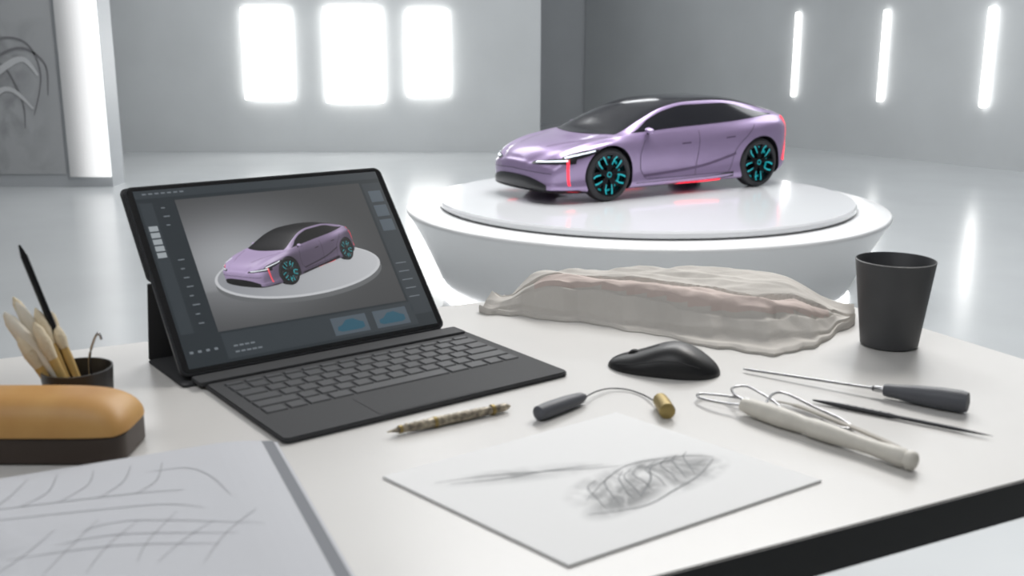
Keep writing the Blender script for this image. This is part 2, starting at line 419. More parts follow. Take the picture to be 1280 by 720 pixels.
seam('tail_light',[(1.0,.330),(1.022,.27),(1.016,.18),(.995,.12)],.018,M_red,colr=(.9,.05,.08),em=1,off=.002,rank=2)
seam('hood_seam',[(-.17,.10),(-.07,.165),(.0,.20),(.03,.215)],.0035,M_seam,d=(0,0,-1))
def head(s,t):
    x=L(-.175,-.05,s);c=L(.192,.228,s**.8);th=.026*(math.sin(math.pi*min(1,s*.85+.15))**.7)+.002
    return (x,-1,c+th*(t-.5))
patch('headlight_housing',head,24,4,(0,1,0),M_cdark,off=.002,colr=(.03,.03,.04))
def headf(s,t):
    y=L(-.262,-.120,s);c=L(.182,.173,s);th=L(.028,.010,s)
    return (-1,y,c+th*(t-.3))
patch('headlight_front',headf,20,3,(1,0,0),M_cdark,off=.002,colr=(.03,.03,.04))
def headf2(s,t):
    y=L(-.250,-.140,s);c=L(.187,.178,s)
    return (-1,y,c+.007*(t-.5))
patch('headlight_lens_front',headf2,20,1,(1,0,0),M_head,off=.0045,rank=2,colr=(.8,.85,.9),em=1)
def head2(s,t):
    x=L(-.170,-.07,s);c=L(.194,.223,s**.8)+.003
    return (x,-1,c+.006*(t-.5))
patch('headlight_lens',head2,24,2,(0,1,0),M_head,off=.0045,rank=2,colr=(.8,.85,.9),em=1)
def grille(s,t):
    y=L(-.20,.20,s);k=abs(y)/.20;hi=.118-.035*k**3;lo=.060
    return (-1,y,L(lo,hi,t))
patch('grille_lower',grille,30,6,(1,0,0),M_cdark,mirror=False,off=.002)
def split(s,t):
    y=L(-.26,.26,s);return (-1,y,L(.047,.060,t))
patch('front_splitter',split,30,2,(1,0,0),M_cdark,mirror=False,off=.004,rank=2)
def crease(s,t):
    y=L(-.22,.22,s);return (-1,y,.142+.003*t-.01*abs(y)/.2)
patch('nose_crease',crease,30,1,(1,0,0),M_seam,mirror=False,off=.001)
def tail(s,t):
    y=L(-.22,.22,s);return (2,y,L(.262,.278,t))
patch('tail_bar',tail,30,1,(-1,0,0),M_red,mirror=False,off=.002,rank=2,colr=(.9,.05,.08),em=1)
def diff(s,t):
    y=L(-.2,.2,s);return (2,y,L(.085,.15,t))
patch('rear_diffuser',diff,20,3,(-1,0,0),M_cdark,mirror=False,off=.002)
# mirrors
for s in(-1,1):
    bm=bmesh.new();bmesh.ops.create_uvsphere(bm,u_segments=20,v_segments=12,radius=1)
    for v in bm.verts:
        x,y,z=v.co;v.co=Vector((.215+x*.024*(1 if x<0 else .55),s*(.290+y*.024),.300+z*.013+(.004*y*s)))
    me=bpy.data.meshes.new('mirror');bm.to_mesh(me);bm.free();me.materials.append(M_paint);me.shade_smooth()
    o=bpy.data.objects.new('mirror',me);col.objects.link(o);o.parent=car;parts.append((o,PC,0,1))
    o=tube('mirror_stalk',[(.225,s*.245,.280),(.221,s*.282,.293)],.006,M_cdark,car);parts.append((o,(.02,.02,.02),0,1))
# wheels
R=.118
def wheel(x,s):
    e=empty('wheel',(0,0,0));e.parent=car;e.location=(x,s*.250,R);e.rotation_euler=(D(90) if s<0 else D(-90),0,0)
    tp=[(.088,-.034),(.106,-.036),(.114,-.031),(.118,-.022),(.118,.022),(.1145,.031),(.106,.037),(.094,.036),(.090,.030),(.088,.0)]
    o1=lathe('tyre',tp,M_tyre,e,seg=64,cap=False,auto=60)
    o2=lathe('rim_barrel',[(.0,-.02),(.086,-.02),(.089,.0),(.089,.030),(.0925,.034),(.0925,.037),(.086,.034),(.083,.0),(.05,-.004),(0,-.004)],M_rim,e,seg=64)
    o3=lathe('glow_ring',[(.070,.002),(.077,.002),(.077,.006),(.070,.006),(.070,.002)],M_teal,e,seg=64,cap=False)
    o4=lathe('hub',[(0,.0),(.022,.0),(.022,.026),(.017,.031),(0,.031)],M_rim,e,seg=24)
    o4b=lathe('hub_ring',[(.009,.0315),(.012,.0315),(.012,.033),(.009,.033),(.009,.0315)],M_teal,e,seg=24,cap=False)
    V=[];F=[];V2=[];F2=[]
    for k in range(5):
        a=2*math.pi*k/5+.3
        def pt(r,da,z): return (r*math.cos(a+da),r*math.sin(a+da),z)
        for sg in(-1,1):
            b=len(V)
            prof=[(.014,.08*sg,.55*sg),(.045,.02*sg,.36*sg),(.070,.12*sg,.42*sg),(.087,.20*sg,.50*sg)]
            for r,a1,a2 in prof:
                z=.030 if r<.08 else .034
                V+= [pt(r,a1,z),pt(r,a2,z),pt(r,a2,z-.012),pt(r,a1,z-.012)]
            for i in range(3):
                for q in range(4):
                    l=(q+1)%4;F.append((b+i*4+q,b+i*4+l,b+i*4+4+l,b+i*4+4+q))
            F.append((b,b+1,b+2,b+3));F.append((b+12,b+13,b+14,b+15))
            c=len(V2)
            for r,a1,a2 in prof[1:]:
                V2+=[pt(r,a2-.10*sg,z+.0008),pt(r,a2,z+.0008)]
            V2[c:c+6]=[(p[0],p[1],.0312 if i<4 else .0348) for i,p in enumerate(V2[c:c+6])]
            F2+=[(c,c+1,c+3,c+2),(c+2,c+3,c+5,c+4)]
    o5=mk('spokes',V,F,M_rim,e,False);o6=mk('spoke_accents',V2,F2,M_teal,e,False)
    if s<0:
        for o,c_,em,rk in((o1,(.03,.03,.035),0,0),(o2,(.03,.035,.04),0,0),(o3,(.03,.33,.37),1,0),(o4,(.03,.03,.03),0,1),(o5,(.03,.035,.04),0,1),(o6,(.03,.33,.37),1,1)): parts.append((o,c_,em,rk))
    else:
        parts.append((o1,(.02,.02,.025),0,0))
for x in(0,WB):
    for s in(-1,1): wheel(x,s)

# ------------------------------------------------------------------ tablet computer with keyboard case
TA=math.atan2(.1983,.2658)
tab=empty('tablet_computer',(-.3512,1.0615,ZD),TA)
M_case=mat('case_fabric',(.043,.044,.047),.75,bump=.15,bscale=900)
M_key=mat('keycap',(.055,.057,.061),.6)
M_tabm=mat('tablet_metal',(.05,.052,.056),.35,metal=.6)
M_bez=mat('tablet_bezel',(.008,.008,.009),.12)
KX0,KX1=.012,.350
def slab_at(name,x0,x1,y0,y1,z,h,r,m,bev=.0008):
    return rounded_slab(name,x1-x0,y1-y0,h,r,m,tab,((x0+x1)/2,(y0+y1)/2,z),bev=bev)
slab_at('keyboard_base',KX0,KX1,-.224,-.012,.0003,.0055,.008,M_case,bev=.0015)
slab_at('case_floor_panel',-.006,.338,-.012,.105,.0003,.0025,.006,M_case)
slab_at('hinge_strip',.006,.345,-.030,-.002,.004,.0045,.004,M_case)
V=[];F=[]
def key(x0,x1,y0,y1,z0=.0058,h=.0014):
    b=len(V);i=.0012
    V.extend([(x0,y0,z0),(x1,y0,z0),(x1,y1,z0),(x0,y1,z0),(x0+i,y0+i,z0+h),(x1-i,y0+i,z0+h),(x1-i,y1-i,z0+h),(x0+i,y1-i,z0+h)])
    F.extend([(b+4,b+5,b+6,b+7),(b,b+1,b+5,b+4),(b+1,b+2,b+6,b+5),(b+2,b+3,b+7,b+6),(b+3,b,b+4,b+7)])
kx0,kx1=KX0+.014,KX1-.014;W=kx1-kx0;g=.0028
rows=[[1]*14,[1]*13+[1.6],[1.5]+[1]*12+[1.2],[1.8]+[1]*11+[1.9],[2.3]+[1]*10+[2.4],[1.2,1,1.2,1.2,5.5,1.2,1.2,1,1]]
y=-.040
for ri,r in enumerate(rows):
    hgt=.011 if ri==0 else .0205
    tot=sum(r);x=kx0
    for q in r:
        ww=W*q/tot;key(x+g/2,x+ww-g/2,y-hgt+g/2,y-g/2);x+=ww
    y-=hgt
mk('keys',V,F,M_key,tab,False)
slab_at('touchpad',.115,.245,-.220,-.160,.0058,.0003,.005,M_case,bev=.0001)
tilt=D(40)
scr=empty('screen_panel',(0,0,.0085));scr.parent=tab;scr.rotation_euler=(D(90)-tilt,0,0)
SW,SH=.332,.244
rounded_slab('tablet_body',SW+.004,SH,.0065,.010,M_tabm,scr,(SW/2,SH/2,-.0065),bev=.001)
rounded_slab('tablet_glass',SW-.001,SH-.005,.0006,.0085,M_bez,scr,(SW/2,SH/2,0),bev=.0002)
rounded_slab('case_back_panel',SW+.008,.125,.003,.008,M_case,scr,(SW/2,SH-.0625+.003,-.0100),bev=.0006)
ymid=.121
py=ymid*math.sin(tilt)+.010*math.cos(tilt);pz=.0085+ymid*math.cos(tilt)-.010*math.sin(tilt)
def slabquad(name,a,b,x0,x1,th,m):
    a=Vector((0,*a));b=Vector((0,*b));d=(b-a).normalized();n=Vector((0,-d.z,d.y))*th
    V=[]
    for x in(x0,x1):
        for p in(a,b,b+n,a+n):V.append((x,p.y,p.z))
    return mk(name,V,[(0,1,2,3),(4,5,6,7),(0,1,5,4),(1,2,6,5),(2,3,7,6),(3,0,4,7)],m,tab,False)
slabquad('kickstand_flap',(py,pz),(.103,.003),-.004,.336,.003,M_case)

# ---- what is shown on the display (flat art under the glass)
def emis(name,c,s=1.0):
    m=bpy.data.materials.new(name);m.use_nodes=True;nt=m.node_tree;b=nt.nodes['Principled BSDF']
    b.inputs['Base Color'].default_value=(0.01,.01,.01,1);b.inputs['Roughness'].default_value=.35
    b.inputs['Emission Color'].default_value=(*c,1);b.inputs['Emission Strength'].default_value=s
    return m
def rect(name,u0,v0,u1,v1,m,z):
    return mk(name,[(u0*SW,v0*SH,z),(u1*SW,v0*SH,z),(u1*SW,v1*SH,z),(u0*SW,v1*SH,z)],[(0,1,2,3)],m,scr,False)
E_bg=emis('ui_background',(.016,.022,.027));E_panel=emis('ui_panel',(.028,.036,.043));E_line=emis('ui_line',(.07,.09,.11))
E_txt=emis('ui_text',(.15,.17,.19));E_lit=emis('ui_light',(.30,.33,.35));E_blue=emis('ui_thumb_blue',(.02,.08,.12))
Z0=.0008
rect('ui_back',.022,.03,.978,.97,E_bg,Z0)
rect('ui_topbar',.022,.925,.978,.97,E_panel,Z0+.0001)
rect('ui_toolbar',.03,.20,.075,.90,E_panel,Z0+.0001)
rect('ui_right_panel',.895,.10,.975,.90,E_panel,Z0+.0001)
rect('ui_bottom_panel',.16,.045,.90,.175,E_panel,Z0+.0001)
def colmesh(name,V,F,C,parent=scr):
    me=bpy.data.meshes.new(name);me.from_pydata(V,[],F)
    at=me.color_attributes.new('Col','FLOAT_COLOR','POINT')
    for i,c in enumerate(C): at.data[i].color=(*c,1)
    me.materials.append(M_vc);o=bpy.data.objects.new(name,me);col.objects.link(o);o.parent=parent;return o
M_vc=emis('display_picture',(1,1,1));nt=M_vc.node_tree
a=nt.nodes.new('ShaderNodeVertexColor');a.layer_name='Col';nt.links.new(a.outputs['Color'],nt.nodes['Principled BSDF'].inputs['Emission Color'])
VU0,VU1,VV0,VV1=.155,.885,.185,.905
N=40;V=[];F=[];C=[]
for j in range(N+1):
    for i in range(N+1):
        s=i/N;t=j/N;V.append((L(VU0,VU1,s)*SW,L(VV0,VV1,t)*SH,Z0+.0002))
        d=math.hypot((s-.22)/.5,(t-.48)/.40)
        b=.045+.30*math.exp(-d*d*1.5)
        if t<.28: b=b*.7+.02
        C.append((b*.95,b*.98,b*1.03))
for j in range(N):
    for i in range(N):
        q=j*(N+1)+i;F.append((q,q+1,q+N+2,q+N+1))
colmesh('picture_backdrop',V,F,C)
def ell(cu,cv,ru,rv,z,cf,n=64):
    V=[(cu,cv,z)];C=[cf(0,0)]
    for i in range(n):
        a=2*math.pi*i/n;V.append((cu+ru*math.cos(a),cv+rv*math.sin(a),z));C.append(cf(math.cos(a),math.sin(a)))
    return V,[(0,1+i,1+(i+1)%n) for i in range(n)],C
pc=(.173,.106)
colmesh('picture_turntable_side',*ell(pc[0],pc[1]-.006,.107,.034,Z0+.0003,lambda x,y:(.12,.125,.13)))
colmesh('picture_turntable_rim',*ell(pc[0],pc[1],.107,.034,Z0+.0004,lambda x,y:(.50,.51,.53)))
colmesh('picture_turntable_top',*ell(pc[0],pc[1]+.0008,.1035,.0318,Z0+.0005,lambda x,y:(.36+.1*x,.37+.1*x,.39+.1*x)))
# car picture: the car model drawn flat (projected) with picture shading
bpy.context.view_layer.update()
carinv=car.matrix_world.inverted()
ang=D(45);elev=D(11);dist=3.6
Rz=Matrix.Rotation(ang,4,'Z');ctr=Vector((.42,0,.18))
raw=[];dmin=1e9;dmax=-1e9
Lg=Vector((-.3,-.25,.92)).normalized();Lf=Vector((-.6,-.75,.25)).normalized()
for o,c_,em,rk in parts:
    me=o.data;mw=carinv@o.matrix_world;n3=mw.to_3x3()
    P=[]
    for v in me.vertices:
        q=Rz@((mw@v.co)-ctr)
        dd=dist+q.y*math.cos(elev)-q.z*math.sin(elev)
        yy=q.z*math.cos(elev)+q.y*math.sin(elev)
        P.append((q.x/dd,yy/dd,dd));dmin=min(dmin,dd);dmax=max(dmax,dd)
    Fs=[];Cs=[]
    for p in me.polygons:
        nn=(Rz.to_3x3()@(n3@p.normal)).normalized()
        cc=Rz@((mw@p.center)-ctr)
        view=Vector((0,-math.cos(elev),math.sin(elev)))*dist-cc
        if rk==0 and em==0 and nn.dot(view)<0: continue
        vn=view.normalized()
        if nn.dot(vn)<0: nn=-nn
        lm=.14+.60*max(0,nn.dot(Lg))**1.5+.34*max(0,nn.dot(Lf))
        rf=nn*2*nn.dot(vn)-vn
        sp=.34*max(0,rf.dot(Vector((0,.35,.93)).normalized()))**8
        base=c_
        if o is body and p.material_index==1: base=(.015,.015,.018)
        if em: cl=base
        else: cl=tuple(b*lm+sp*(.5 if max(base)>.1 else .25) for b in base)
        Fs.append(tuple(p.vertices));Cs.append(cl)
    raw.append((P,Fs,Cs,rk))
xs=[p[0] for r in raw for p in r[0]];w0,w1=min(xs),max(xs);ys=[p[1] for r in raw for p in r[0]];y0=min(ys)
sc=.176/(w1-w0)
V=[];F=[];CC=[]
for P,Fs,Cs,rk in raw:
    for f_,c_ in zip(Fs,Cs):
        b=len(V)
        for vi in f_:
            x,yv,dd=P[vi]
            V.append(((x-(w0+w1)/2)*sc+.166,(yv-y0)*sc*1.06+.088,Z0+.0006+.0030*(dmax-dd)/(dmax-dmin)+rk*.00012));CC.append(c_)
        F.append(tuple(range(b,b+len(f_))))
colmesh('picture_car',V,F,CC)
V=[];F=[]
def gl(u0,v0,u1,v1,z=Z0+.0003):
    b=len(V);V.extend([(u0*SW,v0*SH,z),(u1*SW,v0*SH,z),(u1*SW,v1*SH,z),(u0*SW,v1*SH,z)]);F.append((b,b+1,b+2,b+3))
for i in range(7): gl(.05+i*.022,.945,.05+i*.022+.014,.953)
for i in range(14):
    yv=.24+i*.048
    if not(8<=i<=10): gl(.10,yv,.112+.02*random.random(),yv+.006)
for i in range(4): gl(.04+.028*i,.10,.052+.028*i,.112)
for i in range(9): gl(.19+.02*(i%5),.07+.03*(i//5),.205+.02*(i%5),.078+.03*(i//5))
for i in range(5): gl(.905,.2+.05*i,.95,.205+.05*i)
mk('ui_glyphs',V,F,E_txt,scr,False)
V=[];F=[]
for i in range(5): gl(.037,.60+i*.036,.068,.628+i*.036)
mk('ui_palette',V,F,E_lit,scr,False)
V=[];F=[]
gl(.56,.06,.70,.155);gl(.73,.06,.87,.155)
for i in range(3): gl(.91,.60+.09*i,.965,.67+.09*i)
mk('ui_thumb_frames',V,F,E_line,scr,False)
def minicar(cu,cv,w):
    pts=[(-.5,-.1),(-.48,.03),(-.3,.08),(-.12,.24),(.15,.26),(.38,.12),(.5,.08),(.5,-.1),(.36,-.16),(-.36,-.16)]
    b=len(V);V.extend([(cu*SW+x*w,cv*SH+y_*w,Z0+.0005) for x,y_ in pts]);F.append(tuple(range(b,b+len(pts))))
V=[];F=[];minicar(.63,.10,.036);minicar(.80,.10,.036);mk('ui_thumb_cars',V,F,E_blue,scr,False)

# ------------------------------------------------------------------ tumbler
M_mug=mat('tumbler_charcoal',(.062,.063,.067),.5,noise_amt=.05,nscale=30)
lathe('tumbler',[(0,0),(.031,0),(.0335,.002),(.0460,.1035),(.0463,.1052),(.0450,.1058),(.0440,.1045),(.032,.006),(0,.005)],M_mug,loc=(.4575,1.213,ZD+.0002),seg=64)

# ------------------------------------------------------------------ mouse
M_mouse=mat('mouse_black',(.012,.012,.013),.42);M_mouse2=mat('mouse_wheel_rubber',(.03,.03,.032),.7)
mo=empty('computer_mouse',(.170,1.115,ZD),D(-18))
V=[];F=[];nu,nv=36,24
def mh(s,t):
    w=.033*(max(0,1-abs(s)**2.8))**.5*(1.0+.06*s)
    y=t*w
    prof=.014+.018*math.exp(-((s-.22)/.60)**2)
    edge=(max(0,1-abs(t)**2.8))**.5
    z=(prof*(max(0,1-abs(s)**4))**.5)*edge
    return (s*.063,y,z)
for i in range(nu+1):
    for j in range(nv+1):
        s=math.sin(math.pi*(i/nu-.5));t=math.sin(math.pi*(j/nv-.5))
        V.append(mh(s,t))
for i in range(nu):
    for j in range(nv):
        a=i*(nv+1)+j;F.append((a,a+1,a+nv+2,a+nv+1))
b=len(V)
for i in range(nu+1):
    for j in(0,nv): V.append((V[i*(nv+1)+j][0],V[i*(nv+1)+j][1],0))
for i in range(nu): F.append((b+2*i,b+2*i+1,b+2*i+3,b+2*i+2))
mk('shell',V,F,M_mouse,mo,True,auto=60,loc=(0,0,.0003))
ws=-.52;wz=mh(ws,0)[2]
lathe('scroll_wheel',[(0,-.003),(.0075,-.003),(.0085,-.0015),(.0085,.0015),(.0075,.003),(0,.003)],M_mouse2,mo,loc=(ws*.063,0,wz-.0050),rot=(D(90),0,0),seg=24)
pts=[]
for i in range(13):
    s=-.93+i*.07;p=mh(s,0);pts.append((p[0],0,p[2]+.0003))
tube('button_split',pts,.0006,M_mouse2,mo,seg=6)
for sg in(-1,1):
    pts=[(mh(s_,sg*.86)[0],mh(s_,sg*.86)[1],mh(s_,sg*.86)[2]+.0003) for s_ in [-.8+i*.1 for i in range(16)]]
    tube('side_seam_%d'%sg,pts,.0006,M_mouse2,mo,seg=6)

# ------------------------------------------------------------------ wrapped parcel (folded light cloth)
M_cloth=mat('parcel_cloth',(.62,.59,.55),.9,noise_amt=.05,nscale=9,bump=.05,bscale=300,spec=.2)
M_clothp=mat('parcel_lining',(.62,.525,.485),.9,bump=.05,bscale=300,spec=.2)
def lerp2(poly,s):
    n=len(poly)-1;f_=max(0,min(n-1e-6,s*n));i=int(f_);t=f_-i
    a=poly[max(i-1,0)];b=poly[i];c=poly[i+1];d=poly[min(i+2,n)]
    return tuple(.5*((2*b[k])+(c[k]-a[k])*t+(2*a[k]-5*b[k]+4*c[k]-d[k])*t*t+(3*b[k]-a[k]-3*c[k]+d[k])*t**3) for k in(0,1))
front=[(-.045,1.365),(.02,1.338),(.10,1.306),(.18,1.252),(.25,1.194),(.315,1.170),(.375,1.215),(.445,1.305)]
back=[(-.010,1.420),(.02,1.430),(.09,1.44),(.17,1.458),(.25,1.47),(.33,1.455),(.40,1.405),(.455,1.340)]
def tri(v): v=v%1.0; return abs(2*v-1)
def crumple(x,y):
    n1=noise.noise(Vector((x*6,y*6,3)));n2=noise.noise(Vector((x*6,y*6,8)))
    wx=x+.022*n1;wy=y+.020*n2
    def f(a_,fr,ph): return tri((-wx*math.sin(a_)+wy*math.cos(a_))*fr+ph)
    big=max(f(-.60,10,.15),f(-.42,13,.6)*.9,f(-.80,8,.4)*.8)
    mid=max(f(.25,9,.2)*.9,f(-.5,22,.7)*.8,f(1.0,8,.1)*.8)
    sm=max(f(.7,21,.3)*.8,f(-.3,34,.5))
    return .55*(big-.5)+.26*(mid-.5)+.10*(sm-.5)
V=[];F=[];nu,nv=220,110
LN=lambda s:.60-.24*s+.03*math.sin(s*5)
def step(v,w): 
    v=min(1,max(0,v/w));return v*v*(3-2*v)
for i in range(nu+1):
    s=i/nu;fr=lerp2(front,s);bk=lerp2(back,s)
    jag=.010*(tri(s*6.3+.2)-.5)+.006*(tri(s*15.1)-.5)
    jb=.008*(tri(s*5.1+.6)-.5)
    for j in range(nv+1):
        t=j/nv
        x=L(fr[0],bk[0],t);yv=L(fr[1],bk[1],t)+jag*(1-t)-jb*t
        core=step(t-.06,.24)*step(1-t,.15)
        e1=step(s-.03,.20)*step(.98-s,.20)
        h=.030*core*e1
        ln=LN(s)+.010*(tri(s*4)-.5)
        h+=.0090*step(t-ln,.016)*(.3+.7*e1)*min(1,(1-t)/.08)
        # second, lower layer: long folded flap
        ln2=.24+.03*math.sin(s*7)
        h+=.0075*step(t-ln2,.016)*step(ln-.015-t,.03)*e1
        # third skirt layer along the desk
        ln3=.10+.02*math.sin(s*11+1)
        h+=.004*step(t-ln3,.014)*step(ln2-.01-t,.02)*step(s,.1)
        c=crumple(x,yv)
        amp=.009+.012*core
        h+=amp*(c+.10)*(.55+.45*e1)
        edge=min(1,min(t,1-t)/.025)
        z=max(.0004,h+.0035*edge)
        if s>.90: z+=.010*(s-.90)/.1*tri(t*2.2)
        if s<.10: z+=.016*(.10-s)/.1*tri(t*1.4+.3)
        V.append((x,yv,ZD+.0008+z))
for i in range(nu):
    for j in range(nv):
        a=i*(nv+1)+j;F.append((a,a+1,a+nv+2,a+nv+1))
b=len(V);nvx=nv+1
for i in range(nu+1):
    V.append((V[i*nvx][0],V[i*nvx][1],ZD+.0004));V.append((V[i*nvx+nv][0],V[i*nvx+nv][1],ZD+.0004))
for i in range(nu):
    F.append((b+2*i,b+2*i+1,b+2*i+3,b+2*i+2));F.append((i*nvx,(i+1)*nvx,b+2*i+2,b+2*i));F.append((i*nvx+nv,(i+1)*nvx+nv,b+2*i+3,b+2*i+1))
par=mk('wrapped_parcel',V,F,[M_cloth,M_clothp],None,True,auto=50)
for p in par.data.polygons:
    if p.index<nu*nv:
        s=(p.index//nv)/nu;t=(p.index%nv)/nv
        if .24+.03*math.sin(s*7)<t<LN(s)-.01 and .16<s<.90: p.material_index=1

# ------------------------------------------------------------------ hand tools
def axis_obj(name,a,b):
    a=Vector(a);b=Vector(b);e=empty(name,a);d=b-a;e.rotation_euler=d.to_track_quat('Z','Y').to_euler();return e,d.length
M_steel=mat('tool_steel',(.45,.45,.46),.25,metal=1);M_grip=mat('tool_grip_grey',(.10,.105,.12),.5);M_dsteel=mat('tool_dark_steel',(.06,.06,.065),.35,metal=.7)
M_ivory=mat('tool_handle_ivory',(.74,.71,.64),.5,noise_amt=.06,nscale=60,bump=.1,bscale=90);M_brass=mat('tool_brass',(.36,.27,.10),.45,metal=.6)
e,Lr=axis_obj('screwdriver',(.258,1.106,ZD+.0035),(.452,.972,ZD+.0118))
hl=.083
lathe('handle',[(0,Lr-hl),(.0058,Lr-hl),(.0068,Lr-hl+.004),(.0072,Lr-hl+.012),(.0095,Lr-hl+.03),(.0112,Lr-hl+.055),(.0112,Lr-.008),(.0098,Lr-.002),(0,Lr)],M_grip,e,seg=20,auto=25)
lathe('shaft',[(0,0),(.0012,.0),(.0016,.01),(.0016,Lr-hl-.012),(.0035,Lr-hl-.008),(.0035,Lr-hl),(0,Lr-hl)],M_steel,e,seg=14)
lathe('collar',[(0,Lr*.62-.005),(.0028,Lr*.62-.005),(.0028,Lr*.62+.005),(0,Lr*.62+.005)],M_dsteel,e,seg=14)
e,Lr=axis_obj('scriber_needle',(.306,1.006,ZD+.0028),(.447,.905,ZD+.0028))
lathe('rod',[(0,0),(.0010,.002),(.0022,.018),(.0026,.03),(.0026,Lr*.45),(.0020,Lr*.5),(.0020,Lr*.8),(.0008,Lr-.01),(0,Lr)],M_dsteel,e,seg=12)
for i in range(6): lathe('knurl_%d'%i,[(.0024,.035+i*.008),(.0030,.037+i*.008),(.0024,.039+i*.008)],M_dsteel,e,seg=12,cap=False)
ct=empty('clay_loop_tool',(0,0,0))
a=Vector((.228,.972,ZD+.010));b=Vector((.3455,.830,ZD+.0092));d=b-a
prof=[(0,.0065),(.06,.0085),(.14,.0092),(.24,.0098),(.34,.0088),(.40,.0078),(.44,.0092),(.55,.0088),(.66,.0075),(.76,.0070),(.86,.0080),(.93,.0086),(.95,.0070),(.965,.0088),(.99,.0080),(1.0,.005)]
tube('handle',[a+d*t+Vector((0,0,-.0002)) for t,_ in prof],[r for _,r in prof],M_ivory,ct,seg=20)
def wl(pts,r=.0014,n=8,m=None,nm='wire_loop'): return tube(nm,smooth_pts([(x,y_,ZD+z) for x,y_,z in pts],n),r,m or M_steel,ct,seg=8)
wl([(.232,.968,.010),(.205,.985,.008),(.190,1.005,.006),(.195,1.018,.005),(.215,1.010,.006),(.238,.985,.010),(.250,.965,.011)])
wl([(.236,.966,.012),(.225,.995,.012),(.228,1.022,.010),(.243,1.028,.010),(.252,1.005,.011),(.262,.975,.010),(.262,.950,.010)])
wl([(.2450,.955,.014),(.262,.995,.012),(.278,1.005,.010),(.300,.975,.006),(.318,.945,.004),(.322,.925,.003),(.305,.925,.005),(.290,.922,.012)])
tube('flat_scraper',smooth_pts([(.262,1.0,ZD+.004),(.285,.985,ZD+.004),(.315,.935,ZD+.0045),(.345,.885,ZD+.003),(.352,.862,ZD+.002)],6),[.002]*6+[.0035]*19,mat('scraper_bone',(.40,.37,.32),.5),ct,seg=10,flat=.45)
wt=empty('wire_modelling_tool',(0,0,0))
a=Vector((.024,.951,ZD+.0080));b=Vector((.074,1.004,ZD+.0070));d=b-a
prof=[(0,.004),(.03,.0072),(.2,.0080),(.6,.0076),(.85,.0062),(.93,.0052),(1,.003)]
tube('grip',[a+d*t for t,_ in prof],[r for _,r in prof],M_grip,wt,seg=16)
tube('wire',smooth_pts([(.074,1.004,ZD+.006),(.088,1.026,ZD+.005),(.104,1.041,ZD+.003),(.122,1.040,ZD+.002),(.136,1.024,ZD+.002),(.144,1.000,ZD+.004),(.149,.985,ZD+.006)],8),.0008,M_dsteel,wt,seg=8)
tube('ferrule',[(.1485,.992,ZD+.0075),(.1490,.991,ZD+.0078),(.1505,.975,ZD+.0080),(.1515,.958,ZD+.0080),(.1516,.957,ZD+.0080)],[.0045,.0076,.0080,.0080,.006],M_brass,wt,seg=18,auto=35)
pn=empty('ornate_pen',(0,0,0))
a=Vector((-.116,.910,ZD+.0052));b=Vector((-.002,.981,ZD+.0052));d=b-a
prof=[(0,.0006),(.05,.0016),(.09,.0032),(.2,.0044),(.35,.0050),(.36,.0046),(.38,.0050),(.6,.0050),(.78,.0046),(.84,.0038),(.86,.0046),(.95,.0042),(.98,.0028),(1,.0012)]
M_orn=mat('pen_patterned',(.06,.05,.045),.4,c2=(.62,.54,.40),nscale=170,metal=.2)
tube('barrel',[a+d*t for t,_ in prof],[r for _,r in prof],M_orn,pn,seg=18)
for i,t in enumerate((.10,.37,.85)):
    q=a+d*t;tube('band_%d'%i,[q-d*.012,q+d*.012],.0054 if i else .0040,M_brass,pn,seg=16)
M_bone=mat('inlay_bone',(.7,.65,.54),.5)
for i in range(9):
    q=a+d*(.15+.07*i)+Vector((0,0,.0038));o=box('inlay_%d'%i,(.0035,.0035,.0025),q,M_bone,pn,rot=(0,0,D(77)),bev=.0006)

# ------------------------------------------------------------------ drawing sheet
M_sheet=sketch_mat('drawing_paper',(.88,.88,.875),(.10,.105,.11),[
 dict(c=(.030,-.028),ang=D(-2),rad=(.090,.038),nscale=34,lo=.7,hi=1.0,thr=(.34,.66),amt=.66),
 dict(c=(-.006,-.044),ang=D(12),rad=(.060,.022),nscale=60,lo=.4,hi=1.0,thr=(.2,.5),amt=.68),
 dict(c=(-.046,.040),ang=D(-20),rad=(.085,.018),nscale=22,lo=.2,hi=1.0,thr=(.3,.7),amt=.6)])
sh=empty('drawing_sheet',(.074,.8155,ZD),D(36))
c36,s36=math.cos(D(36)),math.sin(D(36))
def tl(x,y): x-=.074;y-=.8155;return (x*c36+y*s36,-x*s36+y*c36)
q=[tl(-.109,.817),tl(.103,.971),tl(.259,.809),tl(.040,.664)]
mk('paper',[(a_[0],a_[1],.0004) for a_ in q]+[(a_[0],a_[1],.0022) for a_ in q],[(3,2,1,0),(4,5,6,7),(0,1,5,4),(1,2,6,5),(2,3,7,6),(3,0,4,7)],M_sheet,sh,False)
M_pencil=mat('pencil_line',(.26,.27,.28),.7)
M_pencil2=mat('pencil_line_faint',(.40,.41,.43),.7)
ls=[]
for k in range(9):
    x0=-.035+.013*k+random.uniform(-.003,.003)
    ls.append((C2((x0,-.052+.001*k),(x0+.008,-.03),(x0+.014+.004*math.sin(k),-.012),(x0+.03,-.004)),.0010))
ls+= [(C2((-.055,-.05),(-.01,-.064),(.03,-.057),(.07,-.047),(.105,-.03)),.0014),(C2((-.04,-.03),(.0,-.008),(.04,.004),(.09,-.010),(.11,-.028)),.0011),
      (C2((-.12,.07),(-.08,.058),(-.04,.04),(.0,.02),(.03,.006)),.0010),(C2((-.11,.06),(-.07,.045),(-.03,.036),(.02,.018)),.0010),(C2((.0,-.05),(.03,-.03),(.05,-.01),(.08,-.01)),.0018)]
ribbons('pencil_strokes',ls,M_pencil,.0025,.0005,sh)

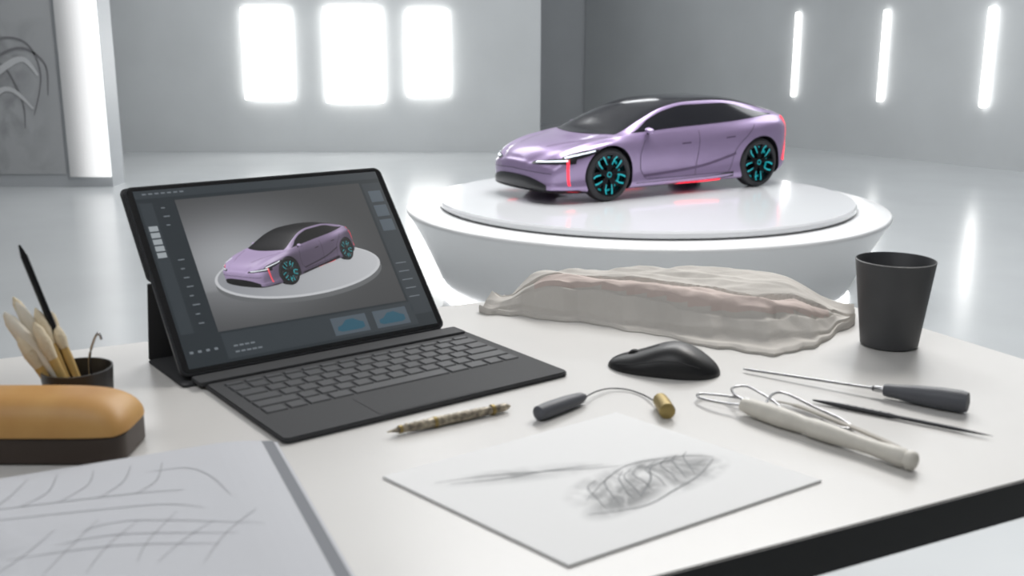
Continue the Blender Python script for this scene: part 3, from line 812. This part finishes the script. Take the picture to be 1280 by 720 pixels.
# ------------------------------------------------------------------ sketchbook pages, lower left
M_page=sketch_mat('sketch_paper',(.58,.59,.62),(.30,.31,.33),[
 dict(c=(-.07,.0),ang=D(10),rad=(.13,.07),nscale=16,lo=.2,hi=1.0,thr=(.4,.7),amt=.4),dict(c=(.0,-.10),ang=D(-10),rad=(.12,.05),nscale=20,lo=.2,hi=1.0,thr=(.4,.7),amt=.4)])
M_pagee=mat('shaded_paper_edge',(.22,.23,.25),.8)  # shadow on the book's side put into the colour as dark grey
TR=Vector((-.2185,.884));BR_=Vector((-.085,.58));TL=Vector((-.56,.716));BLc=TL+(BR_-TR)
skb=empty('sketchbook',((TR.x+BLc.x)/2,(TR.y+BLc.y)/2,ZD))
o0=Vector((skb.location.x,skb.location.y))
def pz_(s): return .0125-.0065*max(0,(s-.86)/.14)**2
def page(name,z,ins,m,th):
    V=[];F=[];n=40
    for i in range(n+1):
        s=i/n
        for t in(0,1):
            p=(TL*(1-t)+BLc*t)*(1-s)+(TR*(1-t)+BR_*t)*s-o0
            p=p+Vector((ins,ins*.4))*(1 if s>.5 else 0)
            zz=z*pz_(s)+th
            V.append((p.x,p.y,zz));V.append((p.x,p.y,max(.0003,zz-th)))
    for i in range(n):
        a=i*4;F+=[(a,a+2,a+6,a+4),(a+1,a+3,a+7,a+5),(a,a+1,a+5,a+4),(a+2,a+3,a+7,a+6)]
    F+=[(0,1,3,2),(n*4,n*4+1,n*4+3,n*4+2)]
    return mk(name,V,F,m,skb,False)
page('top_page',1.0,0,M_page,.0006);page('page_block',.78,.002,M_pagee,.002);page('under_page',.5,.005,M_page,.002)
page('back_cover',.08,.003,M_pagee,.0035)
ls=[]
def W2(x,y_): return (x-o0.x,y_-o0.y)
def WL(*p): return C2(*[W2(*q) for q in p])
def jit(a=.004): return random.uniform(-a,a)
for k in range(5): ls.append((WL((-.40+.026*k+jit(),.725+.008*k),(-.392+.026*k,.755+.008*k+jit()),(-.396+.026*k+jit(),.785+.009*k)),.0014))
ls+=[(WL((-.41,.722),(-.35,.742),(-.30,.757),(-.26,.765)),.0014),(WL((-.42,.70),(-.34,.722),(-.27,.738),(-.235,.733)),.0012)]
for k in range(6): ls.append((WL((-.34+.026*k+jit(.008),.625+.006*k+jit(.01)),(-.337+.026*k,.66+.006*k),(-.332+.027*k+jit(.006),.70+.005*k+jit(.012))),.0011))
for k in range(3): ls.append((WL((-.35+.02*k+jit(.02),.65+.022*k),(-.28,.668+.020*k+jit()),(-.20+jit(.02),.675+.016*k)),.0011))
ls+=[(WL((-.30,.80),(-.27,.808),(-.245,.79),(-.22,.755)),.0011)]
rb=ribbons('pencil_strokes',ls,M_pencil2,.0134,.0005,skb)

# ------------------------------------------------------------------ wooden box
M_wood=mat('box_wood',(.46,.22,.06),.5,c2=(.60,.34,.11),nscale=14);M_wdark=mat('box_dark_base',(.06,.042,.032),.5)
wb_=empty('wooden_box',(-.470,.881,ZD),D(0))
rounded_slab('base',.262,.076,.026,.018,M_wdark,wb_,(0,0,.0003),bev=.002)
V=[];F=[];nu,nv=40,24
for i in range(nu+1):
    for j in range(nv+1):
        s=2*i/nu-1;t=2*j/nv-1
        s=math.sin(s*math.pi/2);t=math.sin(t*math.pi/2)
        x=s*.133*(1-.06*abs(t)**4);yv=t*.040*(1-.10*abs(s)**8)
        z=.026+.030*max(0,1-abs(s)**7)**.5*max(0,1-abs(t)**3.2)**.5
        V.append((x,yv,z))
for i in range(nu):
    for j in range(nv):
        a=i*(nv+1)+j;F.append((a,a+1,a+nv+2,a+nv+1))
mk('lid',V,F,M_wood,wb_,True,auto=0)

# ------------------------------------------------------------------ brush cup
M_cup=mat('brush_cup_dark',(.03,.028,.027),.4);M_brl=mat('brush_bristle',(.74,.64,.46),.8,bump=.3,bscale=300);M_brw=mat('brush_handle_cream',(.76,.71,.60),.45);M_gold=mat('brush_handle_gold',(.60,.40,.14),.4)
bc=empty('brush_cup',(-.4215,.962,ZD))
lathe('cup',[(0,0),(.028,0),(.030,.002),(.033,.050),(.033,.0515),(.0315,.0515),(.029,.006),(0,.005)],M_cup,bc,loc=(0,0,.0002),seg=40)
def brush(i,base,tip,r,mh_,mt_,blen=.28):
    a=Vector(base);b=Vector(tip);d=b-a
    tube('brush_handle_%d'%i,[a+d*t for t in(0,.3,.6,1-blen)],[r*.6,r*.8,r,r*.9],mh_,bc)
    tube('brush_head_%d'%i,[a+d*t for t in(1-blen,1-blen*.6,1-blen*.2,1)],[r*.95,r*1.35,r*1.0,r*.15],mt_,bc)
brush(1,(-.004,.010,.008),(-.050,-.004,.118),.0050,M_brw,M_brw,.4)
brush(2,(.0,.0,.008),(-.036,.004,.110),.0044,M_gold,M_brl,.35)
brush(3,(.004,-.010,.008),(-.032,-.010,.100),.0048,M_gold,M_brl,.4)
brush(4,(.006,.006,.008),(-.022,.010,.092),.0044,M_gold,M_brl)
brush(5,(.008,-.006,.008),(-.058,-.012,.110),.0052,M_brw,M_brw,.4)
brush(6,(.006,.012,.008),(-.044,.014,.092),.0044,M_gold,M_gold)
brush(7,(.002,.004,.008),(-.066,.002,.104),.0052,M_gold,M_brl,.4)
brush(8,(-.006,-.012,.008),(-.046,-.016,.088),.0046,M_gold,M_brl,.4)
brush(9,(-.010,.002,.008),(-.027,.016,.104),.0038,M_brw,M_brl,.25)
brush(10,(-.008,.014,.008),(-.062,.016,.118),.0042,M_brw,M_brl,.3)
tube('stylus',[(.0,.012,.007),(-.012,.010,.05),(-.042,.006,.16),(-.0455,.006,.171)],[.003,.0034,.0034,.001],M_bez,bc)
tube('wire_tool',smooth_pts([(.010,.006,.008),(.010,.006,.05),(.012,.006,.065),(.018,.006,.080),(.022,.006,.084),(.024,.006,.078)],6),.0013,M_steel,bc,seg=8)
